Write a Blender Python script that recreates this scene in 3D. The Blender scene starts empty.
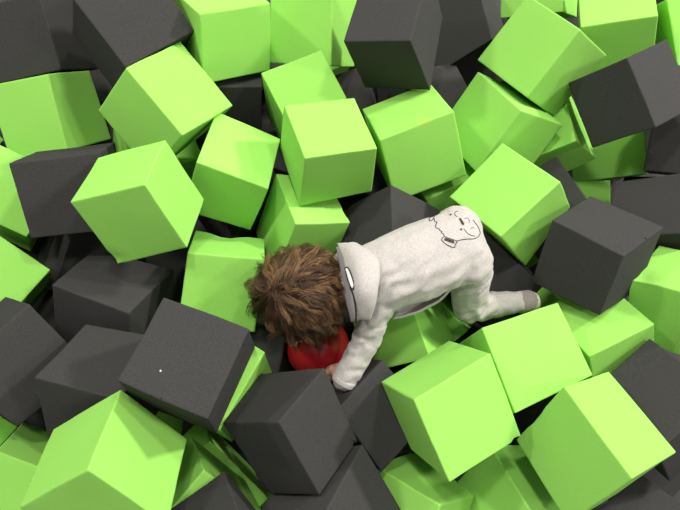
import bpy, bmesh, math, random
from mathutils import Vector, Matrix, Quaternion, noise
from mathutils.bvhtree import BVHTree
scn = bpy.context.scene
C = scn.collection
random.seed(7)

# ------------------------------------------------------------------ helpers
def link(name, me, mat=None, parent=None):
    o = bpy.data.objects.new(name, me)
    C.objects.link(o)
    if mat is not None:
        for m in (mat if isinstance(mat, (list, tuple)) else [mat]):
            me.materials.append(m)
    if parent is not None:
        o.parent = parent
    return o

def tag(o, label=None, cat=None, group=None, kind=None):
    if label: o['label'] = label
    if cat: o['category'] = cat
    if group: o['group'] = group
    if kind: o['kind'] = kind
    return o

def mesh(name, vs, fs, smooth=True):
    me = bpy.data.meshes.new(name)
    me.from_pydata([tuple(v) for v in vs], [], fs)
    me.update()
    if smooth:
        me.polygons.foreach_set('use_smooth', [True] * len(me.polygons))
    return me

# ------------------------------------------------------------------ materials
def new_mat(name):
    m = bpy.data.materials.new(name)
    m.use_nodes = True
    nt = m.node_tree
    b = nt.nodes['Principled BSDF']
    return m, nt, b

def foam(name, c1, c2, speck, rough=.92, seedw=0.0, grain=.25, stain=False):
    """open-cell polyurethane foam: mottled colour, tiny pores in colour and bump"""
    m, nt, b = new_mat(name)
    N, L = nt.nodes, nt.links
    tc = N.new('ShaderNodeTexCoord'); oi = N.new('ShaderNodeObjectInfo')
    mp = N.new('ShaderNodeMapping'); L.new(tc.outputs['Object'], mp.inputs['Vector'])
    mul = N.new('ShaderNodeVectorMath'); mul.operation = 'SCALE'
    mul.inputs[0].default_value = (13, 29, 7); L.new(oi.outputs['Random'], mul.inputs['Scale'])
    L.new(mul.outputs[0], mp.inputs['Location'])
    big = N.new('ShaderNodeTexNoise'); big.inputs['Scale'].default_value = 9; big.inputs['Detail'].default_value = 3
    fin = N.new('ShaderNodeTexNoise'); fin.inputs['Scale'].default_value = 420; fin.inputs['Detail'].default_value = 2
    vor = N.new('ShaderNodeTexVoronoi'); vor.inputs['Scale'].default_value = 520
    for t in (big, fin, vor): L.new(mp.outputs[0], t.inputs['Vector'])
    mix = N.new('ShaderNodeMix'); mix.data_type = 'RGBA'
    mix.inputs['A'].default_value = (*c1, 1); mix.inputs['B'].default_value = (*c2, 1)
    L.new(big.outputs['Fac'], mix.inputs['Factor'])
    r = N.new('ShaderNodeMapRange'); r.inputs['From Min'].default_value = .35; r.inputs['From Max'].default_value = .7
    r.inputs['To Min'].default_value = 0; r.inputs['To Max'].default_value = grain
    L.new(fin.outputs['Fac'], r.inputs['Value'])
    mix2 = N.new('ShaderNodeMix'); mix2.data_type = 'RGBA'; mix2.inputs['B'].default_value = (*speck, 1)
    L.new(r.outputs['Result'], mix2.inputs['Factor']); L.new(mix.outputs['Result'], mix2.inputs['A'])
    # each block of foam comes from a slightly different batch
    hsv = N.new('ShaderNodeHueSaturation')
    vr = N.new('ShaderNodeMapRange'); vr.inputs['To Min'].default_value = .94; vr.inputs['To Max'].default_value = 1.05
    L.new(oi.outputs['Random'], vr.inputs['Value']); L.new(vr.outputs['Result'], hsv.inputs['Value'])
    L.new(mix2.outputs['Result'], hsv.inputs['Color'])
    out = hsv.outputs['Color']
    if stain:
        sv = N.new('ShaderNodeVectorMath'); sv.operation = 'DISTANCE'
        L.new(tc.outputs['Object'], sv.inputs[0]); sv.inputs[1].default_value = stain
        sr = N.new('ShaderNodeMapRange'); sr.interpolation_type = 'SMOOTHSTEP'
        sr.inputs['From Min'].default_value = .002; sr.inputs['From Max'].default_value = .021
        sr.inputs['To Min'].default_value = .42; sr.inputs['To Max'].default_value = 0
        L.new(sv.outputs['Value'], sr.inputs['Value'])
        ms = N.new('ShaderNodeMix'); ms.data_type = 'RGBA'; ms.inputs['B'].default_value = (.44, .33, .03, 1)
        L.new(sr.outputs['Result'], ms.inputs['Factor']); L.new(out, ms.inputs['A']); out = ms.outputs['Result']
    L.new(out, b.inputs['Base Color'])
    b.inputs['Roughness'].default_value = rough
    b.inputs['Specular IOR Level'].default_value = .18
    bp = N.new('ShaderNodeBump'); bp.inputs['Strength'].default_value = .25; bp.inputs['Distance'].default_value = .0008
    L.new(vor.outputs['Distance'], bp.inputs['Height']); L.new(bp.outputs['Normal'], b.inputs['Normal'])
    return m

GREEN = foam('lime_green_foam', (.267, .59, .10), (.287, .62, .11), (.215, .50, .079), grain=.3)
DARK = foam('charcoal_foam', (.0315, .0305, .0305), (.0355, .0345, .034), (.058, .0565, .055), grain=.5)

# ------------------------------------------------------------------ foam cubes
def block_mesh(name, d, offs, seed, nicks=()):
    """a foam block: trilinear hull of its eight (slightly squashed) corners, softly rounded edges, uneven faces, torn nicks"""
    n = 14
    r = .0024
    d = [x + .0016 for x in d]
    par = [0, .012, .03, .07, .14, .24, .36, .5, .64, .76, .86, .93, .97, .988, 1]
    vs, fs, idx = [], [], {}
    def key(i, j, k): return (i, j, k)
    def vert(i, j, k):
        q = (i, j, k)
        if q in idx: return idx[q]
        u = Vector((par[i], par[j], par[k]))
        p = Vector((0, 0, 0))
        for c in range(8):
            a, b, e = c & 1, (c >> 1) & 1, (c >> 2) & 1
            w = (u.x if a else 1 - u.x) * (u.y if b else 1 - u.y) * (u.z if e else 1 - u.z)
            p += w * (Vector(((a - .5) * d[0], (b - .5) * d[1], (e - .5) * d[2])) + Vector(offs[c]))
        # rounded edges
        half = Vector(d) / 2
        ps = Vector(((u.x - .5) * d[0], (u.y - .5) * d[1], (u.z - .5) * d[2]))
        inner = Vector([max(-half[a] + r, min(half[a] - r, ps[a])) for a in range(3)])
        dl = ps - inner
        if dl.length > 1e-9: p += inner + dl.normalized() * min(r, dl.length if sum(abs(x) > 1e-9 for x in dl) < 2 else r) - ps
        nz = noise.noise_vector(ps * 9 + Vector((seed * 3.1, seed * 1.7, 0))) * .0016
        nz += noise.noise_vector(ps * 38 + Vector((0, seed * 2.3, seed))) * .0006
        p += nz
        for (a, b, e, rad, dep) in nicks:
            c0 = Vector((a * half[0], b * half[1], e * half[2]))
            t = (ps - c0).length / rad
            if t < 1: p += -c0.normalized() * dep * (1 - t * t)
        idx[q] = len(vs); vs.append(p)
        return idx[q]
    for s in (0, n):
        for i in range(n):
            for j in range(n):
                q = [(s, i, j), (s, i + 1, j), (s, i + 1, j + 1), (s, i, j + 1)]
                if s == 0: q.reverse()
                fs.append([vert(*t) for t in q])
                q = [(i, s, j), (i, s, j + 1), (i + 1, s, j + 1), (i + 1, s, j)]
                if s == 0: q.reverse()
                fs.append([vert(*t) for t in q])
                q = [(i, j, s), (i + 1, j, s), (i + 1, j + 1, s), (i, j + 1, s)]
                if s == 0: q.reverse()
                fs.append([vert(*t) for t in q])
    return mesh(name, vs, fs)

BLOCKS = [
    ('d1', 'd', (-0.8754, 0.6579, 0.452), (-0.0649, -0.1135, -0.3068, 0.9427), (0.2, 0.2, 0.2), ((0, 0, 0), (0, 0, 0), (0.0001, 0.0009, 0.0003), (0, 0, 0), (-0.0009, 0.0009, 0.0001), (0, 0, 0), (0.0009, -0.0016, -0.0003), (-0.0001, 0.0015, 0.0004)), (),
     'charcoal foam cube in the top left corner of the picture, behind a lime cube'),
    ('d2', 'd', (-0.5695, 0.5968, 0.5775), (0.9099, 0.1645, 0.152, 0.3492), (0.2143, 0.2012, 0.202), ((-0.0022, -0, -0.001), (0, 0, 0), (0.0016, -0.0004, 0.0008), (0, 0, 0), (0.0011, -0.0002, 0.0005), (-0.0004, -0.0027, 0.0004), (-0.0024, 0.0004, -0.0011), (0.0054, -0.0002, 0.0024)), (),
     'large tilted charcoal foam cube at the top left, its point touching a lime cube'),
    ('g2', 'g', (-0.4587, 0.4018, 0.5335), (-0.3123, -0.2514, -0.1443, -0.9047), (0.2053, 0.2299, 0.1661), ((0.0042, -0.0007, -0.0004), (0, 0, 0), (-0.0026, 0.018, -0.0153), (0.0036, 0.0064, -0.0065), (-0.0077, 0.0152, -0.0117), (0.0005, 0.007, -0.0063), (0.0013, -0.0043, 0.0035), (-0.0003, -0.0124, 0.0111)), (),
     'lime cube balanced on one edge below the tilted charcoal cube at top left'),
    ('g3', 'g', (-0.3381, 0.6519, 0.5262), (0.4812, -0.0942, 0.2173, 0.844), (0.1998, 0.2024, 0.1952), ((-0.0005, 0.0001, -0.0004), (0, 0, 0), (0.0018, 0.0027, -0.0002), (0, 0, 0), (-0.0007, -0.0001, -0.0005), (0, 0, 0), (-0.0002, -0.0013, 0.0006), (-0.0006, 0.0042, -0.0031)), ((-1, -0.886, 0.963, 0.014, 0.004),),
     'lime cube with bright top, at top edge right of the tilted charcoal cube'),
    ('g4', 'g', (-0.0786, 0.7515, 0.4063), (-0.0753, 0.1887, 0.3029, -0.9311), (0.2021, 0.2001, 0.2004), ((0, 0, 0), (0, 0, 0), (0, -0.0001, -0), (0, 0, 0), (0.0023, 0.0009, 0.0012), (-0.0031, -0, -0.0012), (-0.0024, 0.0003, -0.0008), (0.0028, -0, 0.001)), (),
     'lime cube with broad flat face, at top edge left of upper middle charcoal cube'),
    ('d3', 'd', (0.1462, 0.5901, 0.6165), (0.1217, -0.1868, -0.0161, 0.9747), (0.182, 0.2198, 0.2026), ((0.005, -0.0032, 0.0031), (0, 0, 0), (-0.0038, 0.0045, -0.0029), (0.0037, 0.0029, 0.0008), (-0.0027, 0.0001, -0.0012), (-0.0069, 0.0005, -0.0031), (0.0032, 0, 0.0014), (-0.0001, -0.0024, 0.0006)), (),
     'tall charcoal cube with black shaded front, at the top edge in the middle'),
    ('d4', 'd', (0.3942, 0.8242, 0.3702), (-0.1358, -0.2873, -0.2923, 0.902), (0.2, 0.2001, 0.2037), ((0, 0, 0), (0, 0, 0), (0, 0, 0), (0, 0, 0), (-0.007, 0.0043, -0.0033), (0, 0, 0), (0.0077, -0.0102, 0.0024), (-0.0032, 0.0142, 0.0013)), (),
     'charcoal cube in shade between the middle charcoal cube and a big lime cube, top edge'),
    ('d5', 'd', (0.2931, 0.5485, 0.2777), (-0.1845, 0.1154, 0.0166, 0.9759), (0.1999, 0.2, 0.2003), ((0, 0, 0), (0, 0, 0), (0, 0, 0), (0, 0, 0), (0.0002, -0, -0.0001), (-0.0001, -0.0007, 0.0003), (-0.0007, 0.0012, -0.0001), (0, 0, 0)), (),
     'small dark charcoal corner showing below the shaded charcoal cubes at top middle'),
    ('g8', 'g', (0.5669, 0.5724, 0.5381), (0.3968, -0.2935, -0.233, 0.8379), (0.1992, 0.2052, 0.2), ((-0.0014, -0.0015, -0.0018), (0, 0, 0), (0.0024, 0.0013, 0.0023), (0, 0, 0), (0.0002, 0.0013, 0.0009), (-0.0009, 0.0004, -0.0004), (-0.0009, -0.0007, -0.001), (0.0004, 0.001, 0.0008)), (),
     'big lime cube standing on a corner near the top edge, right of centre'),
    ('g9', 'g', (0.4617, 0.4037, 0.4326), (0.1429, -0.2848, -0.2565, -0.9125), (0.1981, 0.2032, 0.2007), ((0, 0, 0), (0.0025, -0.0027, 0.0002), (-0.0012, 0.0013, -0.0001), (0.0013, -0.0002, -0.0015), (0, 0, 0), (-0.0008, 0.0005, 0.0003), (-0.0009, -0.0015, 0.0031), (0.0002, 0.0017, -0.0025)), (),
     'lime cube tucked under the big corner-standing lime cube, with a dull right face'),
    ('g11', 'g', (0.6465, 0.4624, 0.317), (0.6051, -0.2186, -0.2513, 0.7231), (0.2135, 0.1963, 0.1962), ((0.0014, -0.0034, -0.0017), (-0.001, 0.0044, 0.0025), (-0.0082, -0.0003, -0.0035), (0, 0, 0), (-0.003, 0.0052, 0.0022), (0.0006, -0.0108, -0.0069), (0.0005, 0.0065, 0.0045), (0, 0, 0)), (),
     'lime cube corner wedged between two lime cubes and a dark right-hand charcoal cube'),
    ('g12', 'g', (0.8555, 0.7607, 0.4347), (-0.0709, 0.1866, -0.1404, -0.9698), (0.2021, 0.2001, 0.2002), ((0, 0, 0), (0, 0, 0), (-0.0013, -0.0001, -0.0005), (0, 0, 0), (-0.0023, 0.0003, -0.0013), (0.0012, 0.0003, 0.0003), (0.0007, 0.0004, 0), (-0.0004, -0.0004, 0.0001)), (),
     'lime cube at the top right edge with bright top and deep green front'),
    ('g13', 'g', (0.6761, 0.9988, 0.352), (-0.6861, 0.0095, 0.4064, -0.6034), (0.2, 0.2, 0.2), ((0, 0, 0), (0, 0, 0), (0, 0, 0), (0, 0, 0), (0, 0, 0), (0, 0, 0), (0, 0, 0), (0, 0, 0)), (),
     'sliver of lime cube at top edge behind the corner-standing lime cube'),
    ('g14', 'g', (1.1183, 0.777, 0.432), (-0.6015, -0.0718, 0.2794, -0.745), (0.2, 0.2, 0.2), ((0, 0, 0), (0, 0, 0), (0, 0, 0), (0, 0, 0), (-0.0009, 0.0001, 0.0002), (0, 0, 0), (0.0001, -0, -0), (0, 0, 0)), (),
     'lime cube cut off by the right edge in the top right corner'),
    ('d6', 'd', (0.7858, 0.4351, 0.5673), (-0.4832, -0.2282, -0.0408, -0.8443), (0.1887, 0.1924, 0.1875), ((0, 0, 0), (0, 0, 0), (0.0042, 0.0014, -0.0011), (0.0065, -0.0037, 0.0014), (-0.0028, -0.005, 0.0029), (0.0013, 0.0031, -0.0018), (-0.0001, -0.0013, 0.0007), (-0.0017, 0.0012, -0.0005)), (),
     'charcoal cube at upper right with one nearly black face and one grey face'),
    ('d7', 'd', (1.0473, 0.3939, 0.3984), (-0.7375, 0.0386, 0.3394, -0.5826), (0.1998, 0.1998, 0.2003), ((0, 0, 0), (0, 0, 0), (0, 0, 0), (0, 0, 0), (-0.0007, -0.0014, -0.0007), (0, 0, 0), (-0.0017, 0.0024, 0.0017), (-0.0005, -0.0037, -0.0021)), (),
     'charcoal cube at the right edge, below the upper right charcoal cube'),
    ('d8', 'd', (0.9092, 0.1302, 0.3874), (-0.7328, 0.3013, 0.1585, -0.5892), (0.1922, 0.2021, 0.1971), ((0, 0, 0), (0, 0, 0), (0, 0, 0), (0, 0, 0), (-0.002, 0.0001, -0.0012), (0.0001, 0, 0.0001), (0.005, 0.0015, 0.0046), (-0.0009, -0.0003, -0.0008)), (),
     'charcoal cube at the right edge above a lime cube, behind the big charcoal cube'),
    ('d9', 'd', (0.6551, -0.0035, 0.5122), (0.395, -0.1161, 0.2917, 0.8634), (0.191, 0.2038, 0.1872), ((-0.0069, -0.0006, -0.0064), (0, 0, 0), (0.0031, -0.0014, 0.0046), (-0.0007, 0.0027, -0.0035), (-0.0019, -0.0012, -0.0007), (0.0008, 0.001, -0.0001), (0.0004, 0.0021, -0.0017), (-0.0011, -0.0019, 0.0008)), ((-0.98, -0.144, 1, 0.006, 0.004),),
     "big charcoal cube right of the toddler's feet showing three faces and a hole"),
    ('g15', 'g', (0.8949, -0.1171, 0.467), (0.8691, -0.2702, -0.2418, -0.3363), (0.1995, 0.1807, 0.1947), ((-0.0081, -0.0075, 0.0035), (0, 0, 0), (0, 0, 0), (0, 0, 0), (-0.0004, -0.0002, 0.0003), (-0.0003, 0.0028, 0.0033), (-0.0038, -0.0054, -0.0003), (0.0002, -0.0012, -0.0014)), ((-0.854, -0.801, 1, 0.03, 0.012),),
     'lime cube with torn rounded corner at the right edge, middle height'),
    ('g16', 'g', (0.6918, -0.2018, 0.385), (0.9282, -0.2932, -0.1276, 0.1902), (0.1797, 0.1978, 0.1969), ((0.0045, -0.001, -0.001), (-0.0025, 0.0009, 0.001), (0, 0, 0), (0, 0, 0), (0.0007, 0.0009, 0.0012), (0.0019, -0.0003, -0.0003), (-0.0008, -0.0003, -0.0004), (-0.0009, -0.0002, -0.0004)), (),
     'lime cube half under the big right-hand charcoal cube, with a long bright front edge'),
    ('g17', 'g', (0.449, -0.2689, 0.4673), (-0.9829, -0.0098, -0.0389, -0.1798), (0.2085, 0.1918, 0.2), ((0, 0, 0), (0, 0, 0), (0.0012, -0.0039, -0.0008), (0, 0, 0), (-0.0042, -0.0054, -0.0024), (-0.0003, 0.0065, 0.0017), (0.0034, 0.0042, 0.0019), (0.001, -0.0029, -0.0005)), (),
     "bright lime cube whose top lies just below the toddler's shin"),
    ('g18', 'g', (0.2513, -0.3848, 0.5241), (-0.5034, -0.2018, 0.0725, -0.837), (0.2004, 0.2002, 0.1946), ((0, 0, 0), (0.0004, -0.0015, 0.0004), (0.004, -0.0012, -0.0003), (-0.0057, 0.0011, 0.0006), (-0.0014, 0.0038, -0.0008), (0.0042, -0.0023, -0), (-0.0017, 0.0004, 0.0002), (0.0002, -0.0005, 0.0001)), ((-1, -0.885, 1, 0.012, 0.006),),
     'big bright lime cube in the lower middle, showing three faces, right of the arm'),
    ('g19', 'g', (0.5635, -0.4705, 0.5509), (-0.5232, -0.0112, -0.3022, -0.7967), (0.2066, 0.1826, 0.2043), ((0, 0, 0), (0, 0, 0), (0.0001, 0.0056, -0.0052), (-0.0072, -0.0087, 0.002), (0.0009, 0.0024, -0.0015), (0.0034, 0.0019, 0.0011), (-0.0021, 0.001, -0.0028), (0.0042, -0.0018, 0.0054)), ((0.955, 1.0, -0.15, 0.02, 0.009),),
     'largest lime cube at lower right, with a pale right face and chipped left corner'),
    ('d11', 'd', (0.7846, -0.3874, 0.465), (-0.2911, -0.2093, 0.2529, 0.8986), (0.1992, 0.1987, 0.2014), ((0, 0, 0), (0, 0, 0), (0, 0, 0), (0, 0, 0), (-0.0001, -0.0008, 0.0009), (-0, 0.0003, -0.0004), (0.0006, 0.0002, -0.0003), (0, 0, 0)), (),
     'charcoal cube at the right edge beside the largest lower right lime cube'),
    ('d12', 'd', (0.7572, -0.7138, 0.352), (0.8201, -0.2819, -0.2114, -0.4508), (0.2, 0.2, 0.2), ((0, 0, 0), (0, 0, 0), (0, 0, 0), (0, 0, 0), (-0.0005, -0.0016, -0.0005), (0, 0, 0), (0.0003, -0.0006, -0.0009), (-0, 0.0017, 0.0014)), (),
     'charcoal cube at the bottom right corner, under the largest lime cube'),
    ('g20', 'g', (0.1901, -0.6385, 0.3036), (0.5016, 0.306, -0.1421, -0.7966), (0.1989, 0.1974, 0.195), ((-0.0171, 0.0042, -0.0042), (0, 0, 0), (0.0047, -0.0011, 0.0011), (0, 0, 0), (0.0021, -0.0003, 0.0004), (0, 0, 0), (-0.0015, 0.0004, -0.0004), (0, 0, 0)), (),
     'lime cube at the bottom edge below the big three-faced lime cube, left one'),
    ('g21', 'g', (0.4608, -0.6082, 0.2919), (0.7136, -0.3925, -0.0228, -0.5798), (0.2, 0.2, 0.2), ((0, 0, 0), (0, 0, 0), (0, 0, 0), (0, 0, 0), (0, 0, 0), (0, 0, 0), (0, 0, 0), (0, 0, 0)), (),
     'deep green and lime cube at the bottom edge, between two big lime cubes'),
    ('d13', 'd', (0.0668, -0.3814, 0.3595), (-0.376, -0.2169, 0.0218, -0.9006), (0.1965, 0.177, 0.1997), ((0, 0, 0), (0, 0, 0), (0, 0, 0), (0, 0, 0), (-0.0036, -0.0003, 0.0009), (0, 0, 0), (0.0013, 0.0023, -0.0012), (-0.0008, -0.013, 0.0054)), (),
     "charcoal cube under the toddler's sleeve cuff, with a shadow across it"),
    ('d15', 'd', (-0.1097, -0.4417, 0.5311), (-0.8438, -0.1558, -0.3877, -0.3367), (0.1732, 0.2055, 0.1724), ((0.0049, -0.0057, 0.0089), (0, 0, 0), (0.0009, -0.0001, 0.0012), (-0.0047, 0.0042, -0.0081), (-0.0022, 0.0071, -0.0062), (-0.0039, -0.0031, -0.0035), (-0.0012, -0.0018, -0.0006), (0.0036, -0.0043, 0.0066)), ((0.845, -0.948, 1.0, 0.012, 0.006),),
     'charcoal cube in front of the red ball, showing three faces'),
    ('d14', 'd', (-0.0173, -0.6169, 0.4448), (0.3427, -0.4084, 0.1157, -0.8381), (0.1941, 0.199, 0.1962), ((0, 0, 0), (0, 0, 0), (0, 0, 0), (0, 0, 0), (0.0005, -0.0001, -0.0008), (-0, 0.0001, 0), (0.0001, 0.0008, 0.0002), (0, 0, 0)), (),
     "charcoal cube at the bottom edge in the middle, its peak below the ball's cube"),
    ('d16', 'd', (-0.2574, -0.6948, 0.5537), (0.4304, 0.2441, -0.1249, 0.86), (0.2025, 0.1994, 0.1954), ((0.0008, -0.005, 0.0009), (-0.0021, 0.0019, 0.0003), (0, 0, 0), (0.0049, 0, -0.0016), (0, 0, 0), (-0.0007, 0, 0.0002), (0, 0, 0), (0, 0, 0)), (),
     'charcoal cube corner at the bottom edge, between lime cubes at lower left'),
    ('g22', 'g', (-0.3382, -0.6148, 0.3909), (-0.4002, 0.0818, -0.2626, 0.8742), (0.1999, 0.1953, 0.1884), ((-0.0006, 0.0002, 0.0002), (0, 0, 0), (0, 0, 0), (0, 0, 0), (0.0004, -0.0007, -0.0003), (-0.0002, 0.0049, 0.0019), (0, 0, 0), (0, 0, 0)), (),
     'lime cube with meeting ridges, right of the big lower left lime cube'),
    ('g41', 'g', (-0.3547, -0.5658, 0.1939), (0.3781, 0.2185, -0.1073, 0.8932), (0.2252, 0.2001, 0.1923), ((0, 0, 0), (0, 0, 0), (0, 0, 0), (0, 0, 0), (-0.001, -0.0007, 0.0005), (0.0022, 0.0008, -0.0008), (-0.0049, -0.0003, 0.0015), (0, 0, 0)), (),
     'narrow lime cube edge running down beside the charcoal cube in front of the ball'),
    ('d17', 'd', (-0.3228, -0.3121, 0.6548), (-0.1784, -0.0145, -0.049, -0.9826), (0.1894, 0.1954, 0.184), ((0.0003, -0.0077, 0.0034), (0, 0, 0), (0.0004, 0.0024, -0.001), (0.0001, 0.0047, -0.0021), (-0.0012, 0.002, -0.001), (-0.001, 0.0046, -0.0021), (0.0007, -0.0006, 0.0003), (-0.0001, -0.0045, 0.002)), ((-1.0, -0.683, 0.87, 0.012, 0.004),),
     "big flat charcoal cube left of the toddler's head carrying a white crumb"),
    ('g23', 'g', (-0.4756, -0.5254, 0.6402), (-0.0982, -0.3011, 0.3061, 0.8978), (0.1951, 0.1898, 0.1967), ((-0.0009, -0.0016, 0.0022), (0, 0, 0), (0.0026, 0.0034, -0.0042), (0, 0, 0), (-0.0011, 0.0004, -0.0014), (0.0042, 0.0017, -0.0001), (0.0004, -0.0003, 0.0009), (-0.0039, -0.0015, 0.0001)), (),
     'big lime cube at lower left showing three faces, its peak under charcoal cubes'),
    ('d18', 'd', (-0.5443, -0.3502, 0.5108), (0.9332, -0.3387, -0.002, -0.1198), (0.1916, 0.1949, 0.1991), ((-0.0005, -0.0002, -0.0002), (0, 0, 0), (0, 0, 0), (0, 0, 0), (0.0001, 0.0011, 0.0018), (-0.0002, -0.0014, -0.0021), (-0.0003, -0.0018, -0.0028), (-0.0001, 0.0026, 0.0041)), (),
     'charcoal cube at left, directly above the big lower left lime cube'),
    ('d19', 'd', (-0.791, -0.2749, 0.4717), (-0.8419, -0.2804, -0.2622, -0.3793), (0.2021, 0.1982, 0.1906), ((0, 0, 0), (0, 0, 0), (0, 0, 0), (0, 0, 0), (0.0032, 0.004, -0.0005), (-0.0005, -0.0144, 0.0091), (-0.0117, -0.0046, -0.0047), (0.0021, 0.0005, 0.0011)), (),
     'charcoal cube cut by the left edge, left of two stacked charcoal cubes'),
    ('d20', 'd', (-0.588, -0.1241, 0.3863), (0.1647, 0.0004, 0.3234, 0.9318), (0.2188, 0.1935, 0.1967), ((-0.0016, -0.0005, 0.0002), (0, 0, 0), (0.0059, 0.002, -0.0011), (0.0044, 0.0016, -0.001), (-0.0057, -0.0012, 0.0001), (0.0076, 0.0058, -0.0062), (0.0008, 0.0023, -0.0031), (-0.0049, -0.0039, 0.0043)), (),
     'charcoal cube at left with three faces, below the big corner-up lime cube'),
    ('d21', 'd', (-0.6946, 0.1683, 0.4902), (0.6129, 0.2491, -0.1889, 0.7257), (0.1897, 0.208, 0.1957), ((0, 0, 0), (0, 0, 0), (0, 0, 0), (0, 0, 0), (-0.0052, 0.0003, 0.0017), (0.0013, -0, -0.0004), (0.0025, -0.0005, -0.0008), (-0.0004, 0.0022, -0.0001)), (),
     'charcoal cube at left with one broad dim face, below a wide lime cube'),
    ('d22', 'd', (-0.7498, 0.0835, 0.2135), (0.5079, 0.3139, -0.2154, -0.7728), (0.185, 0.1978, 0.1965), ((0, 0, 0), (0, 0, 0), (0, 0, 0), (0, 0, 0), (0.0009, 0.0002, -0.0002), (0, 0, 0), (-0, -0.0012, 0.0012), (-0, -0.0003, 0.0003)), (),
     'dark charcoal cube in the hollow under the broad dim charcoal cube at left'),
    ('g7', 'g', (-0.4773, 0.0789, 0.6193), (-0.0135, -0.1771, 0.2489, 0.9521), (0.1875, 0.1809, 0.1901), ((-0.002, -0.0012, 0.0006), (0, 0, 0), (-0.0005, -0.001, 0.0009), (0.0004, 0.0004, -0.0003), (0.004, 0.0027, -0.0016), (-0, 0.0007, -0.0008), (-0.0003, 0.001, -0.0013), (-0.0009, -0.0025, 0.0026)), ((0.911, 1.0, -0.824, 0.02, 0.006),),
     'big lime cube at left of centre, corner up, showing three clean faces'),
    ('g1', 'g', (-0.8466, 0.459, 0.3729), (-0.0551, -0.1485, -0.3134, 0.9363), (0.1993, 0.2068, 0.1993), ((0.0032, -0.0009, 0.0006), (0, 0, 0), (-0.003, -0.0014, -0.0013), (0, 0, 0), (-0.0049, 0.0017, -0.0009), (0.0001, 0.0001, 0), (0.0057, 0, 0.0016), (-0.0003, 0.0033, 0.001)), (),
     'wide lime cube at the left edge with a shadow falling on its right face'),
    ('g26', 'g', (-0.5522, 0.3681, 0.292), (-0.8219, 0.1517, -0.0694, 0.5447), (0.2, 0.2, 0.2), ((0, 0, 0), (0, 0, 0), (0, 0, 0), (0, 0, 0), (0, 0, 0), (0, 0, 0), (0, 0, 0), (0, 0, 0)), (),
     'bit of lime cube peeping out between the two big lime cubes at left'),
    ('g25', 'g', (-0.9363, 0.2041, 0.3403), (0.1671, 0.2029, -0.0211, 0.9646), (0.2015, 0.197, 0.1983), ((0, 0, 0), (0, 0, 0), (-0.0033, 0.003, 0), (-0.0078, -0.0021, 0.0035), (0, 0, 0), (0, 0, 0), (0.0007, 0.0006, -0.0005), (0, 0, 0)), (),
     'lime cube cut by the left edge, beside the broad dim charcoal cube'),
    ('g24', 'g', (-0.9313, -0.0574, 0.364), (0.27, 0.188, 0.0182, 0.9442), (0.2021, 0.2008, 0.1952), ((-0.0011, -0.001, 0.0007), (0, 0, 0), (0, 0, 0), (0, 0, 0), (-0.0001, -0.0028, 0.0013), (-0.0002, 0.0019, -0.0009), (-0.0004, 0.0006, -0.0002), (0, 0, 0)), (),
     'bright lime cube corner pointing right at the left edge, middle height'),
    ('g27', 'g', (-0.7409, -0.5722, 0.372), (-0.825, -0.201, 0.0202, -0.5278), (0.2, 0.2, 0.2), ((0, 0, 0), (0, 0, 0), (0, 0, 0), (0, 0, 0), (0, 0, 0), (0, 0, 0), (0, 0, 0), (0, 0, 0)), (),
     'lime cube at the left edge, left of the big three-faced lower left lime cube'),
    ('g28', 'g', (-1.0003, -0.4328, 0.332), (0.2903, 0.3883, -0.0189, 0.8744), (0.2, 0.2, 0.2), ((0, 0, 0), (0, 0, 0), (0, 0, 0), (0, 0, 0), (-0.001, -0.0015, 0.0017), (-0.0021, 0.0058, -0.0023), (0.0025, 0.0036, -0.0041), (0, 0, 0)), (),
     'small lime corner at the left edge, below the charcoal cube cut by it'),
    ('d23', 'd', (-0.3441, 0.5672, 0.3307), (-0.0558, 0.0485, 0.1748, 0.9818), (0.2, 0.2, 0.1999), ((0, 0, 0), (0, 0, 0), (0.0005, -0.0001, -0.0001), (0, 0, 0), (-0.0012, 0.0009, -0.0004), (0, 0, 0), (0.0001, -0.0004, 0.0003), (0, 0.0007, -0.0006)), (),
     'small charcoal cube between the top lime cubes, left of the middle'),
    ('g29', 'g', (-0.0941, 0.4677, 0.3957), (-0.5136, -0.012, 0.0105, -0.8579), (0.1999, 0.1813, 0.225), ((0, 0, 0), (0, 0, 0), (0, 0, 0), (-0.0012, -0.0034, 0.0003), (0.0001, 0.0034, -0.0006), (-0.0002, -0.0078, 0.0014), (0.0001, 0.0026, -0.0005), (0.0081, -0.0035, 0.0026)), (),
     'lime cube with a dark green shadow on its top, behind a bright lime cube'),
    ('g30', 'g', (-0.0357, 0.266, 0.5459), (-0.5926, 0.0478, -0.1318, -0.7932), (0.1919, 0.192, 0.169), ((-0.0001, -0.0076, 0.0023), (0, 0, 0), (-0.0037, 0.002, -0.0029), (0.0095, 0.0016, 0.0052), (0.001, 0.0051, -0.001), (-0.0048, 0.0031, -0.0039), (0.0027, -0.0024, 0.0024), (-0.0034, -0.0008, -0.0018)), (),
     'bright topped lime cube in the upper middle with a dull front face'),
    ('g5', 'g', (0.2032, 0.3331, 0.4761), (-0.57, 0.2857, -0.1102, -0.7624), (0.1938, 0.2022, 0.2), ((-0.0006, -0.0006, -0.0008), (0, 0, 0), (0.0002, 0.0049, 0.0004), (0, 0, 0), (-0.0005, 0.0002, -0.0006), (0.0004, -0.0004, 0.0005), (-0.0015, -0.0005, -0.0019), (-0.0011, -0.0024, -0.0014)), (),
     "lime cube with a brown stain on its top edge, above the toddler's back"),
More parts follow.
